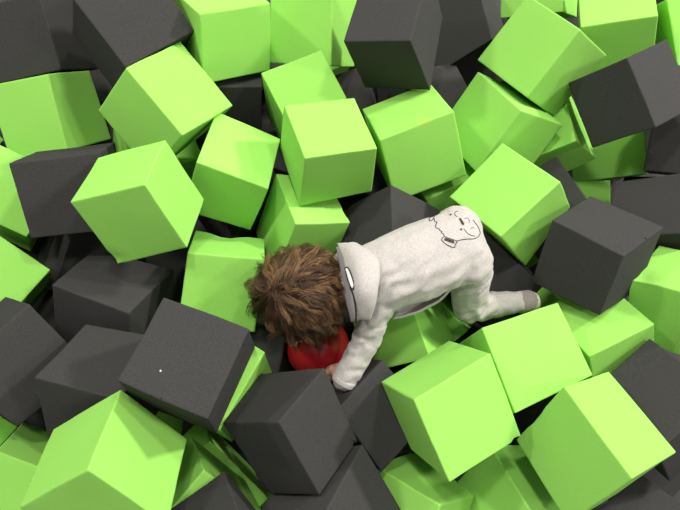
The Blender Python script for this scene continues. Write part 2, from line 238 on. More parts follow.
    ('g32', 'g', (-0.1084, 0.1141, 0.3712), (0.5743, -0.0225, 0.2888, 0.7657), (0.1887, 0.1603, 0.2126), ((0, 0, 0), (0, 0, 0), (0.0006, 0.0018, -0.0008), (-0.0015, -0.0013, -0.0005), (-0.0004, 0.0005, -0.0007), (0, 0, 0), (-0.004, -0.002, -0.0023), (0.0003, -0.0052, 0.0042)), ((-0.612, -0.694, 1, 0.03, 0.012),),
     "lime cube just above the toddler's hair with a vertical front ridge"),
    ('g33', 'g', (-0.2915, 0.2419, 0.4439), (0.1038, 0.1448, 0.1525, 0.9721), (0.1864, 0.1927, 0.1947), ((0, 0, 0), (0, 0, 0), (0.0002, -0.0027, 0.0021), (-0.0002, 0.0031, -0.0024), (0.0055, 0.0026, -0.0034), (0.0032, -0.0037, 0.0021), (-0.0024, 0.0014, -0.0005), (-0.001, -0.0011, 0.0011)), (),
     'lime cube leaning left of the two upper middle lime cubes'),
    ('d25', 'd', (-0.2904, 0.2391, 0.2241), (0.3016, -0.1943, -0.08, -0.93), (0.2, 0.2, 0.1998), ((0, 0, 0), (0, 0, 0), (0, 0, 0), (0, 0, 0), (0, 0, 0), (0, 0, 0), (0, 0, 0), (0, 0, 0)), (),
     'small dark charcoal facet deep in the gap above the wavy lime cube'),
    ('g34', 'g', (-0.3046, -0.0512, 0.4064), (0.6382, 0.1681, 0.2555, -0.7065), (0.1949, 0.1891, 0.199), ((0.0003, 0.0014, 0.0003), (0, 0, 0), (0.001, -0.0014, 0.0001), (0, 0, 0), (0.0027, 0.0028, 0.0012), (0.0001, -0.0048, -0.0007), (-0.0025, 0.0003, -0.0007), (0, -0.0018, -0.0003)), ((-1.0, -0.112, -0.828, 0.05, 0.012),),
     "lime cube with a wavy top edge, left of the toddler's hair"),
    ('d24', 'd', (0.1396, 0.0722, 0.3874), (-0.9378, 0.0256, -0.3453, 0.0254), (0.1958, 0.1915, 0.2031), ((-0.0086, 0.0009, -0.0072), (0, 0, 0), (0.0031, -0.0006, 0.0024), (0, 0, 0), (0.0031, 0.0003, 0.0029), (0, 0, 0), (-0.0017, 0.001, -0.001), (0.0003, -0.0008, -0.0002)), ((-1, 0.867, -0.847, 0.03, 0.008),),
     "charcoal cube right behind the toddler's back with a vertical ridge"),
    ('g35', 'g', (0.3157, 0.2856, 0.27), (0.8327, -0.0934, -0.1754, -0.5168), (0.2, 0.1999, 0.1999), ((0, 0, 0), (0, 0, 0), (0, 0, 0), (0, 0, 0), (0, 0, 0), (0, 0, 0), (0, 0, 0), (0, 0, 0)), (),
     'deep green cube in the gap between the stained lime cube and its right neighbour'),
    ('g10', 'g', (0.4632, 0.1478, 0.4825), (-0.4007, 0.264, 0.0995, -0.8717), (0.1926, 0.1933, 0.1952), ((0.0094, 0.0005, 0.0069), (0, 0, 0), (-0.0091, 0.0021, -0.0062), (0, 0, 0), (-0.0062, -0.0019, -0.0048), (-0.0034, 0.0025, -0.002), (0.007, -0.0012, 0.0048), (0.0017, 0.0016, 0.0015)), (),
     "bright lime cube touching the toddler's bottom, upper right of it"),
    ('d27', 'd', (0.4333, -0.0037, 0.2963), (-0.3412, -0.0469, 0.2777, -0.8968), (0.1985, 0.1836, 0.1929), ((0, 0, 0), (0, 0, 0), (0, 0, 0), (0, 0, 0), (0.0006, 0.0002, -0), (-0, -0.0005, -0.0001), (-0.0026, 0.0001, 0.0003), (0, 0, 0)), (),
     "charcoal cube between the toddler's bottom and foot"),
    ('d28', 'd', (0.6393, 0.1808, 0.3242), (0.752, 0.0987, -0.3658, -0.5395), (0.1998, 0.1997, 0.1997), ((0, 0, 0), (0, 0, 0), (0, 0, 0), (0, 0, 0), (0, 0, 0), (0, 0, 0), (0, 0, 0), (0, 0, 0)), (),
     'small charcoal piece in the gap above the big right-hand charcoal cube'),
    ('g37', 'g', (0.8947, 0.4755, 0.1978), (0.0186, 0.2115, 0.1968, -0.9572), (0.2157, 0.2008, 0.2008), ((0, 0, 0), (0, 0, 0), (0, 0, 0), (0, 0, 0), (-0.0029, 0.0013, -0.0011), (0, 0, 0), (-0.0037, -0.0034, -0.0017), (-0.0001, 0.002, 0.0001)), (),
     'dark green cube with a sunlit patch, deep in the upper right hollow'),
    ('g38', 'g', (0.1735, -0.1492, 0.3354), (-0.9295, -0.1694, 0.3049, -0.1199), (0.1829, 0.1879, 0.1825), ((0, 0, 0), (0, 0, 0), (0, 0, 0), (-0.0002, -0.0008, 0.0001), (0, 0, 0), (-0.0001, -0, 0.0001), (0, 0, 0), (-0.0013, -0, 0.0008)), (),
     "green cube in shade under the toddler's chest, behind the sleeve"),
    ('g39', 'g', (0.2839, -0.0949, 0.1809), (-0.8503, -0.3, 0.1364, 0.4103), (0.2008, 0.1918, 0.1952), ((0, 0, 0), (0, 0, 0), (0, 0, 0), (0, 0, 0), (0, 0, 0), (0, 0, 0), (0, 0, 0), (0, 0, 0)), (),
     "dark green cube deep below the toddler's knee"),
    ('g40', 'g', (-0.3075, -0.3193, 0.4578), (0.2356, -0.0192, 0.0534, 0.9702), (0.1921, 0.1979, 0.1927), ((-0.0007, -0.0007, 0.0002), (0, 0, 0), (0, 0, 0), (0, 0, 0), (0, 0.0017, -0.0007), (-0.0008, -0.0083, 0.0034), (-0.0002, 0.0006, -0.0003), (0, 0, 0)), (),
     "thin lime cube sliver between the big flat charcoal cube and the ball's cube"),
    ('d30', 'd', (-0.2302, -0.229, 0.2568), (0.7687, 0.0581, -0.197, 0.6058), (0.1993, 0.1992, 0.1953), ((0, 0, 0), (0, 0, 0), (0, 0, 0), (0, 0, 0), (0, 0, 0), (0, 0, 0), (0, 0, 0), (0, 0, 0)), (),
     "dark charcoal cube in the hollow below the toddler's hair, left of the ball"),
    ('f0', 'd', (0.0394, 0.63, 0.1501), (0.1548, 0.1104, 0.1715, -0.9667), (0.2, 0.2, 0.2), ((0, 0, 0), (0, 0, 0), (0, 0, 0), (0, 0, 0), (0, 0, 0), (0, 0, 0), (0, 0, 0), (0, 0, 0)), (),
     'charcoal cube deep between the bright-topped middle lime cube and the tall top middle charcoal cube'),
    ('f1', 'd', (-0.4652, 0.0312, 0.1401), (-0.79, -0.0409, -0.165, 0.5891), (0.2, 0.2, 0.2), ((0, 0, 0), (0, 0, 0), (0, 0, 0), (0, 0, 0), (0, 0, 0), (0, 0, 0), (0, 0, 0), (0, 0, 0)), (),
     'charcoal cube deep between the three-faced left charcoal cube and the wavy lime cube'),
    ('f2', 'd', (0.5376, 0.8383, 0.1709), (0.6604, 0.3678, -0.0527, -0.6525), (0.2, 0.2, 0.2), ((0, 0, 0), (0, 0, 0), (0, 0, 0), (0, 0, 0), (0, 0, 0), (0, 0, 0), (0, 0, 0), (0, 0, 0)), (),
     'charcoal cube deep between the dull-faced tucked lime cube and the corner-standing lime cube'),
    ('f3', 'g', (0.7923, 0.2414, 0.125), (0.6563, 0.1121, -0.1257, -0.7355), (0.1996, 0.1992, 0.1978), ((0, 0, 0), (0, 0, 0), (0, 0, 0), (0, 0, 0), (0, 0, 0), (0, 0, 0), (0, 0, 0), (0, 0, 0)), (),
     'green cube deep between the big holed charcoal cube and the sunlit-patch green cube'),
    ('f4', 'd', (-0.8209, -0.1509, 0.145), (-0.7663, -0.2827, -0.2105, -0.5371), (0.2, 0.2, 0.2), ((0, 0, 0), (0, 0, 0), (0, 0, 0), (0, 0, 0), (0, 0, 0), (0, 0, 0), (0, 0, 0), (0, 0, 0)), (),
     'charcoal cube deep between the three-faced left charcoal cube and the left edge charcoal cube'),
    ('f5', 'd', (0.6434, -0.3247, 0.1682), (0.3881, -0.1695, -0.295, -0.8565), (0.2, 0.2, 0.2), ((0, 0, 0), (0, 0, 0), (0, 0, 0), (0, 0, 0), (0, 0, 0), (0, 0, 0), (0, 0, 0), (0, 0, 0)), (),
     'charcoal cube deep between the shin-side lime cube and the largest lower right lime cube'),
    ('f6', 'd', (0.825, -0.5212, 0.1502), (0.8871, 0.2005, -0.0488, 0.4128), (0.2, 0.2, 0.2), ((0, 0, 0), (0, 0, 0), (0, 0, 0), (0, 0, 0), (0, 0, 0), (0, 0, 0), (0, 0, 0), (0, 0, 0)), (),
     'charcoal cube deep between the bottom right charcoal cube and the lower right edge charcoal cube'),
    ('f7', 'd', (0.0219, -0.0276, 0.1274), (-0.7234, -0.0388, 0.0995, -0.6821), (0.2, 0.2, 0.2), ((0, 0, 0), (0, 0, 0), (0, 0, 0), (0, 0, 0), (0, 0, 0), (0, 0, 0), (0, 0, 0), (0, 0, 0)), (),
     'charcoal cube deep between the shaded green chest cube and the charcoal cube behind the back'),
    ('f8', 'g', (-0.5785, -0.3741, 0.1641), (-0.9402, -0.1214, 0.3004, 0.1049), (0.2, 0.2, 0.2), ((0, 0, 0), (0, 0, 0), (0, 0, 0), (0, 0, 0), (0, 0, 0), (0, 0, 0), (0, 0, 0), (0, 0, 0)), (),
     'green cube deep between the big flat charcoal cube and the big lower left lime cube'),
    ('f9', 'd', (0.0578, 0.3413, 0.1604), (0.6609, 0.1789, -0.3271, -0.6513), (0.2, 0.2, 0.2), ((0, 0, 0), (0, 0, 0), (0, 0, 0), (0, 0, 0), (0, 0, 0), (0, 0, 0), (0, 0, 0), (0, 0, 0)), (),
     'charcoal cube deep between the bright-topped middle lime cube and the charcoal cube behind the back'),
    ('f10', 'd', (-0.8389, 0.7204, 0.1582), (0.1931, -0.203, 0.15, -0.9482), (0.2, 0.2, 0.2), ((0, 0, 0), (0, 0, 0), (0, 0, 0), (0, 0, 0), (0, 0, 0), (0, 0, 0), (0, 0, 0), (0, 0, 0)), (),
     'charcoal cube deep between the wide left lime cube and the tilted top left charcoal cube'),
    ('f11', 'd', (-0.1991, 0.0007, 0.1181), (0.0855, 0.0376, 0.0538, 0.9942), (0.1976, 0.1975, 0.1996), ((0, 0, 0), (0, 0, 0), (0, 0, 0), (0, 0, 0), (0, 0, 0), (0, 0, 0), (0, 0, 0), (0, 0, 0)), (),
     'charcoal cube deep between the lime cube above the hair and the wavy lime cube'),
    ('f12', 'd', (-0.8605, -0.4393, 0.1419), (-0.9189, 0.0595, 0.3592, 0.1521), (0.1996, 0.2, 0.1994), ((0, 0, 0), (0, 0, 0), (0, 0, 0), (0, 0, 0), (0, 0, 0), (0, 0, 0), (0, 0, 0), (0, 0, 0)), (),
     'charcoal cube deep between the lower left edge lime cube and the left edge charcoal cube'),
    ('f13', 'g', (0.7186, -0.0592, 0.1428), (0.4414, 0.1575, -0.04, -0.8825), (0.1999, 0.1998, 0.1998), ((0, 0, 0), (0, 0, 0), (0, 0, 0), (0, 0, 0), (0, 0, 0), (0, 0, 0), (0, 0, 0), (0, 0, 0)), (),
     'green cube deep between the shin-side lime cube and the foot-side charcoal cube'),
    ('f14', 'd', (0.2301, 0.8162, 0.1551), (0.6863, -0.1609, -0.2816, -0.651), (0.2, 0.2004, 0.1999), ((0, 0, 0), (0, 0, 0), (0, 0, 0), (0, 0, 0), (0, 0, 0), (0, 0, 0), (0, 0, 0), (0, 0, 0)), (),
     'charcoal cube deep between the small dark top corner and the stained lime cube'),
    ('f15', 'd', (-0.6927, 0.51, 0.1353), (0.8503, 0.0048, -0.1349, -0.5086), (0.2, 0.2, 0.2), ((0, 0, 0), (0, 0, 0), (0, 0, 0), (0, 0, 0), (0, 0, 0), (0, 0, 0), (0, 0, 0), (0, 0, 0)), (),
     'charcoal cube deep between the wide left lime cube and the peeping lime bit'),
    ('f16', 'd', (-0.1924, 0.461, 0.1163), (-0.5826, 0.0572, 0.0202, 0.8105), (0.2, 0.2, 0.2), ((0, 0, 0), (0, 0, 0), (0, 0, 0), (0, 0, 0), (0, 0, 0), (0, 0, 0), (0, 0, 0), (0, 0, 0)), (),
     'charcoal cube deep between the left-leaning lime cube and the bright-topped middle lime cube'),
    ('f17', 'd', (-1.0354, 0.1656, 0.142), (0.6372, -0.184, 0.1823, -0.7259), (0.2, 0.2, 0.2), ((0, 0, 0), (0, 0, 0), (0, 0, 0), (0, 0, 0), (0, 0, 0), (0, 0, 0), (0, 0, 0), (0, 0, 0)), (),
     'charcoal cube deep between the left edge lime cube and the right-pointing lime corner'),
    ('f18', 'g', (0.5086, 0.1354, 0.144), (0.2734, 0.1695, 0.1372, -0.9368), (0.1973, 0.1977, 0.1942), ((0, 0, 0), (0, 0, 0), (0, 0, 0), (0, 0, 0), (0, 0, 0), (0, 0, 0), (0, 0, 0), (0, 0, 0)), (),
     'green cube deep between the foot-side charcoal cube and the bottom-touching lime cube'),
    ('f19', 'd', (0.4288, -0.2662, 0.1598), (0.7911, 0.0569, -0.3794, 0.4764), (0.1957, 0.1838, 0.1982), ((0, 0, 0), (0, 0, 0), (0, 0, 0), (0, 0, 0), (0, 0, 0), (0, 0, 0), (0, 0, 0), (0, 0, 0)), (),
     'charcoal cube deep between the shin-side lime cube and the dark green knee cube'),
    ('f20', 'd', (0.1839, -0.4141, 0.1274), (-0.7472, 0.0495, 0.1142, 0.6529), (0.1996, 0.1999, 0.1988), ((0, 0, 0), (0, 0, 0), (0, 0, 0), (0, 0, 0), (0, 0, 0), (0, 0, 0), (0, 0, 0), (0, 0, 0)), (),
     'charcoal cube deep between the bottom edge lime cube and the three-faced lower middle lime cube'),
    ('f21', 'd', (1.065, 0.2591, 0.151), (-0.1286, -0.0668, 0.2151, -0.9658), (0.2, 0.2, 0.2), ((0, 0, 0), (0, 0, 0), (0, 0, 0), (0, 0, 0), (0, 0, 0), (0, 0, 0), (0, 0, 0), (0, 0, 0)), (),
     'charcoal cube deep between the sunlit-patch green cube and the right edge charcoal cube'),
    ('f23', 'g', (-0.0419, 0.8614, 0.1324), (0.2915, -0.1099, 0.0455, -0.9491), (0.2, 0.2, 0.2), ((0, 0, 0), (0, 0, 0), (0, 0, 0), (0, 0, 0), (0, 0, 0), (0, 0, 0), (0, 0, 0), (0, 0, 0)), (),
     'green cube deep between the flat-faced top edge lime cube and the shadowed lime cube'),
    ('f24', 'd', (1.1259, 0.6302, 0.1479), (0.2853, 0.3497, 0.1392, -0.8814), (0.2, 0.2, 0.2), ((0, 0, 0), (0, 0, 0), (0, 0, 0), (0, 0, 0), (0, 0, 0), (0, 0, 0), (0, 0, 0), (0, 0, 0)), (),
     'charcoal cube deep between the upper right edge charcoal cube and the sunlit-patch green cube'),
    ('f26', 'd', (-0.2707, 0.7852, 0.1091), (0.3702, -0.0288, -0.0018, -0.9285), (0.2, 0.2, 0.2), ((0, 0, 0), (0, 0, 0), (0, 0, 0), (0, 0, 0), (0, 0, 0), (0, 0, 0), (0, 0, 0), (0, 0, 0)), (),
     'charcoal cube deep between the shadowed lime cube and the bright-topped top edge lime cube'),
    ('f27', 'd', (-0.0289, -0.2675, 0.1387), (-0.6422, 0.1174, 0.0467, 0.756), (0.2001, 0.1843, 0.205), ((0, 0, 0), (0, 0, 0), (0, 0, 0), (0, 0, 0), (0, 0, 0), (0, 0, 0), (0, 0, 0), (0, 0, 0)), (),
     "charcoal cube deep between the cuff-side charcoal cube and the ball's charcoal cube"),
    ('f28', 'g', (-0.1451, -0.7219, 0.1386), (0.8305, 0.0411, 0.1408, 0.5374), (0.2, 0.2, 0.2), ((0, 0, 0), (0, 0, 0), (0, 0, 0), (0, 0, 0), (0, 0, 0), (0, 0, 0), (0, 0, 0), (0, 0, 0)), (),
     'green cube deep between the narrow lime edge and the bottom middle charcoal cube'),
    ('f29', 'd', (-0.4408, 0.5599, 0.1006), (-0.8422, 0.0021, -0.0013, 0.5392), (0.2, 0.1999, 0.1994), ((0, 0, 0), (0, 0, 0), (0, 0, 0), (0, 0, 0), (0, 0, 0), (0, 0, 0), (0, 0, 0), (0, 0, 0)), (),
     'charcoal cube deep between the edge-balanced lime cube and the small upper charcoal cube'),
    ('f31', 'd', (1.3681, 1.109, 0.1228), (-0.0001, -0.1043, -0.0114, -0.9945), (0.2, 0.2, 0.2), ((0, 0, 0), (0, 0, 0), (0, 0, 0), (0, 0, 0), (0, 0, 0), (0, 0, 0), (0, 0, 0), (0, 0, 0)), (),
     'charcoal cube deep between the deep-green-fronted lime cube and the top right corner lime cube'),
    ('f32', 'd', (0.841, 0.9863, 0.135), (0.0089, 0.1028, -0.0808, -0.9914), (0.2, 0.2, 0.2), ((0, 0, 0), (0, 0, 0), (0, 0, 0), (0, 0, 0), (0, 0, 0), (0, 0, 0), (0, 0, 0), (0, 0, 0)), (),
     'charcoal cube deep between the top edge lime sliver and the deep-green-fronted lime cube'),
    ('f33', 'g', (-1.2634, 0.494, 0.1507), (-0.422, 0.1303, -0.3472, 0.8273), (0.2, 0.2, 0.2), ((0, 0, 0), (0, 0, 0), (0, 0, 0), (0, 0, 0), (0, 0, 0), (0, 0, 0), (0, 0, 0), (0, 0, 0)), (),
     'green cube deep between the wide left lime cube and the left edge lime cube'),
]
def build_blocks():
    for k, (nm, col, loc, q, d, offs, nicks, label) in enumerate(BLOCKS):
        name = 'foam_cube'
        m = GREEN if col == 'g' else DARK
        if nm == 'g5':
            m = foam('stained_green_foam', (.267, .59, .10), (.287, .62, .11), (.215, .50, .079), grain=.3, stain=STAIN)
        o = link(name, block_mesh(name, d, offs, k + 1, nicks), m)
        o.location = loc; o.rotation_mode = 'QUATERNION'; o.rotation_quaternion = q
        for p, r in HOLES.get(nm, ()):                                   # small torn pits: solid near-black blobs, the shade inside is painted
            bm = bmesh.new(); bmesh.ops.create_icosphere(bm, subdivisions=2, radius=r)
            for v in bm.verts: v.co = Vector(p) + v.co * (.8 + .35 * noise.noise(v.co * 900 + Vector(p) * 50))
            hm = bpy.data.meshes.new('torn_pit_shade'); bm.to_mesh(hm); bm.free()
            link('torn_pit_shade', hm, PIT, o)
        tag(o, label, 'foam cube', 'green foam pit cubes' if col == 'g' else 'charcoal grey foam pit cubes')
STAIN = (-0.0881, -0.0201, 0.1)
HOLES = {'d9': [((-0.0939, -0.0114, 0.0936), 0.0034)], 'd15': [((0.0724, -0.0982, 0.0862), 0.0042), ((-0.0866, 0.0916, -0.0217), 0.0032)], 'd17': [((0.0032, 0.0931, 0.092), 0.0028), ((-0.0947, -0.066, 0.075), 0.003)]}
PIT, _nt, _b = new_mat('painted_pit_shade'); _b.inputs['Base Color'].default_value = (.006, .006, .006, 1); _b.inputs['Roughness'].default_value = 1
build_blocks()

# ------------------------------------------------------------------ setting
fl = mesh('floor', [(-2.2, -2, 0), (2.2, -2, 0), (2.2, 2, 0), (-2.2, 2, 0)], [(0, 1, 2, 3)], False)
fm, nt, b = new_mat('black_mat'); b.inputs['Base Color'].default_value = (.03, .03, .032, 1); b.inputs['Roughness'].default_value = .8
tag(link('floor', fl, fm), kind='structure')

# a crumb of white foam lying on the big flat charcoal cube
bm = bmesh.new(); bmesh.ops.create_icosphere(bm, subdivisions=2, radius=.0026)
for v in bm.verts: v.co *= .75 + .5 * noise.noise(v.co * 700)
cm = bpy.data.meshes.new('foam_crumb'); bm.to_mesh(cm); bm.free()
WHITEFOAM, _nt, _b = new_mat('white_foam'); _b.inputs['Base Color'].default_value = (.8, .79, .76, 1); _b.inputs['Roughness'].default_value = .9
cr = link('foam_crumb', cm, WHITEFOAM); cr.location = (-0.3611, -0.3364, 0.7531)
tag(cr, 'tiny white foam crumb lying on the big flat charcoal cube', 'crumb')
# ------------------------------------------------------------------ toddler crawling on hands and knees
def blob(bm, p, r, rot=None, sub=2):
    M = Matrix.Translation(Vector(p))
    if rot is not None: M = M @ rot.to_4x4()
    M = M @ Matrix.Diagonal((*r, 1)) if hasattr(r, '__len__') else M @ Matrix.Scale(r, 4)
    bmesh.ops.create_icosphere(bm, subdivisions=sub, radius=1, matrix=M)

def chain(bm, pts, steps=8, up=None):
    """overlapping balls along a limb: pts = [(pos, r)] or [(pos, (r_along, r_side, r_up))]"""
    for (a, ra), (b, rb) in zip(pts, pts[1:]):
        a, b = Vector(a), Vector(b)
        d = (b - a).normalized()
        s = d.cross(Vector((0, 0, 1)))
        s = s.normalized() if s.length > .05 else Vector((1, 0, 0))
        u = s.cross(d)
        R = Matrix((d, s, u)).transposed()
        for k in range(steps + 1):
            t = k / steps
            if hasattr(ra, '__len__'):
                blob(bm, a.lerp(b, t), [x + (y - x) * t for x, y in zip(ra, rb)], R)
            else:
                blob(bm, a.lerp(b, t), ra + (rb - ra) * t)

def skin_over(bm, name, voxel, smooth):
    """one continuous surface grown over the balls"""
    me = bpy.data.meshes.new(name); bm.to_mesh(me); bm.free()
    o = bpy.data.objects.new('tmp', me); C.objects.link(o)
    m = o.modifiers.new('r', 'REMESH'); m.mode = 'VOXEL'; m.voxel_size = voxel
    s = o.modifiers.new('s', 'SMOOTH'); s.iterations = smooth; s.factor = .5
    dg = bpy.context.evaluated_depsgraph_get()
    out = bpy.data.meshes.new_from_object(o.evaluated_get(dg)); out.name = name
    bpy.data.objects.remove(o); bpy.data.meshes.remove(me)
    out.polygons.foreach_set('use_smooth', [True] * len(out.polygons))
    return out

def tube(pts, r, sides=6, closed=False, rad=None):
    pts = [Vector(p) for p in pts]; n = len(pts); vs, fs = [], []
    prev = None
    for i, p in enumerate(pts):
        a = pts[(i - 1) % n] if closed or i else p; b = pts[(i + 1) % n] if closed or i < n - 1 else p
        d = (b - a).normalized()
        s = prev - d * prev.dot(d) if prev is not None else d.orthogonal()
        if s.length < 1e-6: s = d.orthogonal()
        s.normalize(); prev = s; u = d.cross(s)
        rr = rad[i] if rad else r
        for k in range(sides):
            t = 2 * math.pi * k / sides
            vs.append(p + (s * math.cos(t) + u * math.sin(t)) * rr)
    m = n if closed else n - 1
    for i in range(m):
        for k in range(sides):
            a, b = i * sides + k, i * sides + (k + 1) % sides
            j = ((i + 1) % n) * sides
            fs.append((a, b, j + (k + 1) % sides, j + k))
    if not closed:
        fs.append(tuple(reversed(range(sides)))); fs.append(tuple(range((n - 1) * sides, n * sides)))
    return vs, fs

def spline(pts, m):
    """Catmull-Rom through pts, m points per span"""
    P = [Vector(p) for p in pts]; P = [2 * P[0] - P[1]] + P + [2 * P[-1] - P[-2]]
    out = []
    for i in range(1, len(P) - 2):
        for k in range(m):
            t = k / m; a, b, c, d = P[i - 1:i + 3]
            out.append(.5 * ((2 * b) + (c - a) * t + (2 * a - 5 * b + 4 * c - d) * t * t + (3 * b - a - 3 * c + d) * t ** 3))
    out.append(P[-2]); return out

def sheet(rows, thick, m=6):
    """a cloth lofted through rows of points, with a thickness"""
    R = [spline(r, m) for r in rows]
    cols = list(zip(*R)); cols = [spline(c, m) for c in cols]
    nu, nv = len(cols), len(cols[0])
    G = [[Vector(cols[i][j]) for j in range(nv)] for i in range(nu)]
    nrm = [[None] * nv for _ in range(nu)]
    for i in range(nu):
        for j in range(nv):
            du = G[min(i + 1, nu - 1)][j] - G[max(i - 1, 0)][j]; dv = G[i][min(j + 1, nv - 1)] - G[i][max(j - 1, 0)]
            n = du.cross(dv); n = n.normalized() if n.length > 1e-9 else Vector((0, 0, 1))
            nrm[i][j] = n if n.z > 0 else -n
    vs, fs = [], []
    for side in (.5, -.5):
        for i in range(nu):
            for j in range(nv):
                e = min(1, min(i, nu - 1 - i, j, nv - 1 - j) / 1.5)
                p = G[i][j] + noise.noise_vector(G[i][j] * 45) * .0012
                vs.append(p + nrm[i][j] * thick * side * (.35 + .65 * e))
    o = nu * nv
    for i in range(nu - 1):
        for j in range(nv - 1):
            a = i * nv + j; q = (a, a + nv, a + nv + 1, a + 1)
            fs.append(q); fs.append(tuple(o + x for x in reversed(q)))
    ring = [i * nv for i in range(nu)] + [(nu - 1) * nv + j for j in range(1, nv)] + [i * nv + nv - 1 for i in range(nu - 2, -1, -1)] + [j for j in range(nv - 2, 0, -1)]
    for k in range(len(ring)):
        a, b = ring[k], ring[(k + 1) % len(ring)]
        fs.append((b, a, o + a, o + b))
    return vs, fs

# ---- materials
def cloth(name, c1, c2, rough=.9):
    m, nt, b = new_mat(name); N, L = nt.nodes, nt.links
    tc = N.new('ShaderNodeTexCoord')
    n1 = N.new('ShaderNodeTexNoise'); n1.inputs['Scale'].default_value = 240; n1.inputs['Detail'].default_value = 4
    n2 = N.new('ShaderNodeTexNoise'); n2.inputs['Scale'].default_value = 900
    L.new(tc.outputs['Object'], n1.inputs['Vector']); L.new(tc.outputs['Object'], n2.inputs['Vector'])
    rp = N.new('ShaderNodeMapRange'); rp.inputs['From Min'].default_value = .35; rp.inputs['From Max'].default_value = .68
    L.new(n1.outputs['Fac'], rp.inputs['Value'])
    mx = N.new('ShaderNodeMix'); mx.data_type = 'RGBA'; mx.inputs['A'].default_value = (*c1, 1); mx.inputs['B'].default_value = (*c2, 1)
    L.new(rp.outputs['Result'], mx.inputs['Factor']); L.new(mx.outputs['Result'], b.inputs['Base Color'])
    bp = N.new('ShaderNodeBump'); bp.inputs['Strength'].default_value = .3; bp.inputs['Distance'].default_value = .0006
    L.new(n2.outputs['Fac'], bp.inputs['Height']); L.new(bp.outputs['Normal'], b.inputs['Normal'])
    b.inputs['Roughness'].default_value = rough; b.inputs['Sheen Weight'].default_value = .15; b.inputs['Specular IOR Level'].default_value = .2
    return m
def plain(name, c, rough=.6, spec=.4):
    m, nt, b = new_mat(name); b.inputs['Base Color'].default_value = (*c, 1); b.inputs['Roughness'].default_value = rough
    b.inputs['Specular IOR Level'].default_value = spec
    return m
HEATHER = cloth('heather_grey_jersey', (.44, .41, .395), (.355, .33, .315))
LINING = cloth('mauve_grey_lining', (.30, .27, .29), (.26, .23, .25))
RIB = cloth('taupe_ribbing', (.25, .22, .20), (.19, .165, .15))
CREAM = cloth('cream_sock_knit', (.66, .61, .52), (.58, .53, .44))
INK = plain('charcoal_print_ink', (.035, .03, .032), .8, .2)
BLACKTRIM = plain('black_trim', (.012, .012, .014), .6)
WHITE = plain('white_label', (.72, .70, .68), .7)
SKIN, nt, b = new_mat('skin'); b.inputs['Base Color'].default_value = (.62, .36, .26, 1); b.inputs['Roughness'].default_value = .5
b.inputs['Subsurface Weight'].default_value = .12; b.inputs['Subsurface Radius'].default_value = (.01, .004, .002); b.inputs['Subsurface Scale'].default_value = .3
EYE = plain('eye_white', (.75, .73, .70), .2); LIP = plain('lip_pink', (.52, .2, .17), .45)

# ---- joints (metres)
SH_L, EL_L, WR_L = Vector((0.0826, -0.1571, 0.584)), Vector((0.0634, -0.2299, 0.517)), Vector((0.0121, -0.3178, 0.474))
SH_R, EL_R, WR_R = Vector((0.0253, -0.0412, 0.574)), Vector((-0.0159, -0.0681, 0.492)), Vector((-0.0962, -0.1597, 0.437))
HIP_L, KN_L, AN_L = Vector((0.3144, -0.0595, 0.562)), Vector((0.3325, -0.1342, 0.456)), Vector((0.4843, -0.1096, 0.437))
HIP_R, KN_R, AN_R = Vector((0.2869, 0.0128, 0.562)), Vector((0.2819, -0.037, 0.452)), Vector((0.3728, -0.0781, 0.352))
SPINE = [Vector((0.0568, -0.1018, 0.594)), Vector((0.108, -0.087, 0.604)), Vector((0.1648, -0.0667, 0.608)), Vector((0.2287, -0.0385, 0.604)), Vector((0.2805, -0.0142, 0.594))]
NECK, HEAD = Vector((0.0145, -0.1109, 0.59)), Vector((-0.0917, -0.1251, 0.557))
BALL = Vector((-0.0543, -0.2196, 0.352)); BALL_R = .084

def torso(bm, e):
    s = [(.06, .079, .066), (.06, .086, .070), (.06, .090, .070), (.06, .092, .072), (.06, .089, .076)]
    chain(bm, [(p, tuple(x + e for x in r)) for p, r in zip(SPINE, s)], 6)
    blob(bm, Vector((0.2999, -0.052, 0.594)), .060 + e); blob(bm, Vector((0.2805, 0.0245, 0.594)), .060 + e)
def limbs(bm, e, hands=False):
    chain(bm, [(SH_L, .036 + e), (SH_L.lerp(EL_L, .45), .033 + e), (EL_L, .030 + e), (EL_L.lerp(WR_L, .6), .0275 + e), (WR_L, .0255 + e)], 8)
    chain(bm, [(SH_R, .034 + e), (EL_R, .028 + e), (WR_R, .0215 + e)], 9)
    chain(bm, [(HIP_L, .051 + e), (HIP_L.lerp(KN_L, .5), .044 + e), (KN_L, .036 + e)], 9)
    chain(bm, [(KN_L, .035 + e), (KN_L.lerp(AN_L, .45), .030 + e), (AN_L, .0215 + e)], 10)
    chain(bm, [(HIP_R, .048 + e), (KN_R, .033 + e)], 9)
    chain(bm, [(KN_R, .032 + e), (AN_R, .0205 + e)], 10)

# ---- body: one continuous skin, head to toes
bm = bmesh.new()
torso(bm, -.006); limbs(bm, -.006)
chain(bm, [(SPINE[0], .045), (NECK, .036), (HEAD + Vector((.03, .0, .0)), .04)], 8)
ax = (HEAD - NECK).normalized()                                   # crown direction
fc = (Vector((0, 0, -1)) - ax * ax.dot(Vector((0, 0, -1)))).normalized()   # the face looks down at the ball
sd = ax.cross(fc)
HR = Matrix((ax, sd, fc)).transposed()
def hp(a, s, f): return HEAD + ax * a + sd * s + fc * f
blob(bm, hp(.004, 0, -.004), (.086, .080, .086), HR, 3)
blob(bm, hp(-.028, 0, .03), (.052, .058, .052), HR, 3)              # jaw and cheeks
for s in (-1, 1):
    blob(bm, hp(-.03, s * .034, .052), .026)                       # cheek
    blob(bm, hp(-.012, s * .079, .004), (.022, .008, .015), HR)     # ear
    blob(bm, hp(.012, s * .03, .072), (.007, .016, .008), HR)       # brow
blob(bm, hp(-.062, 0, .052), .018)                                 # chin
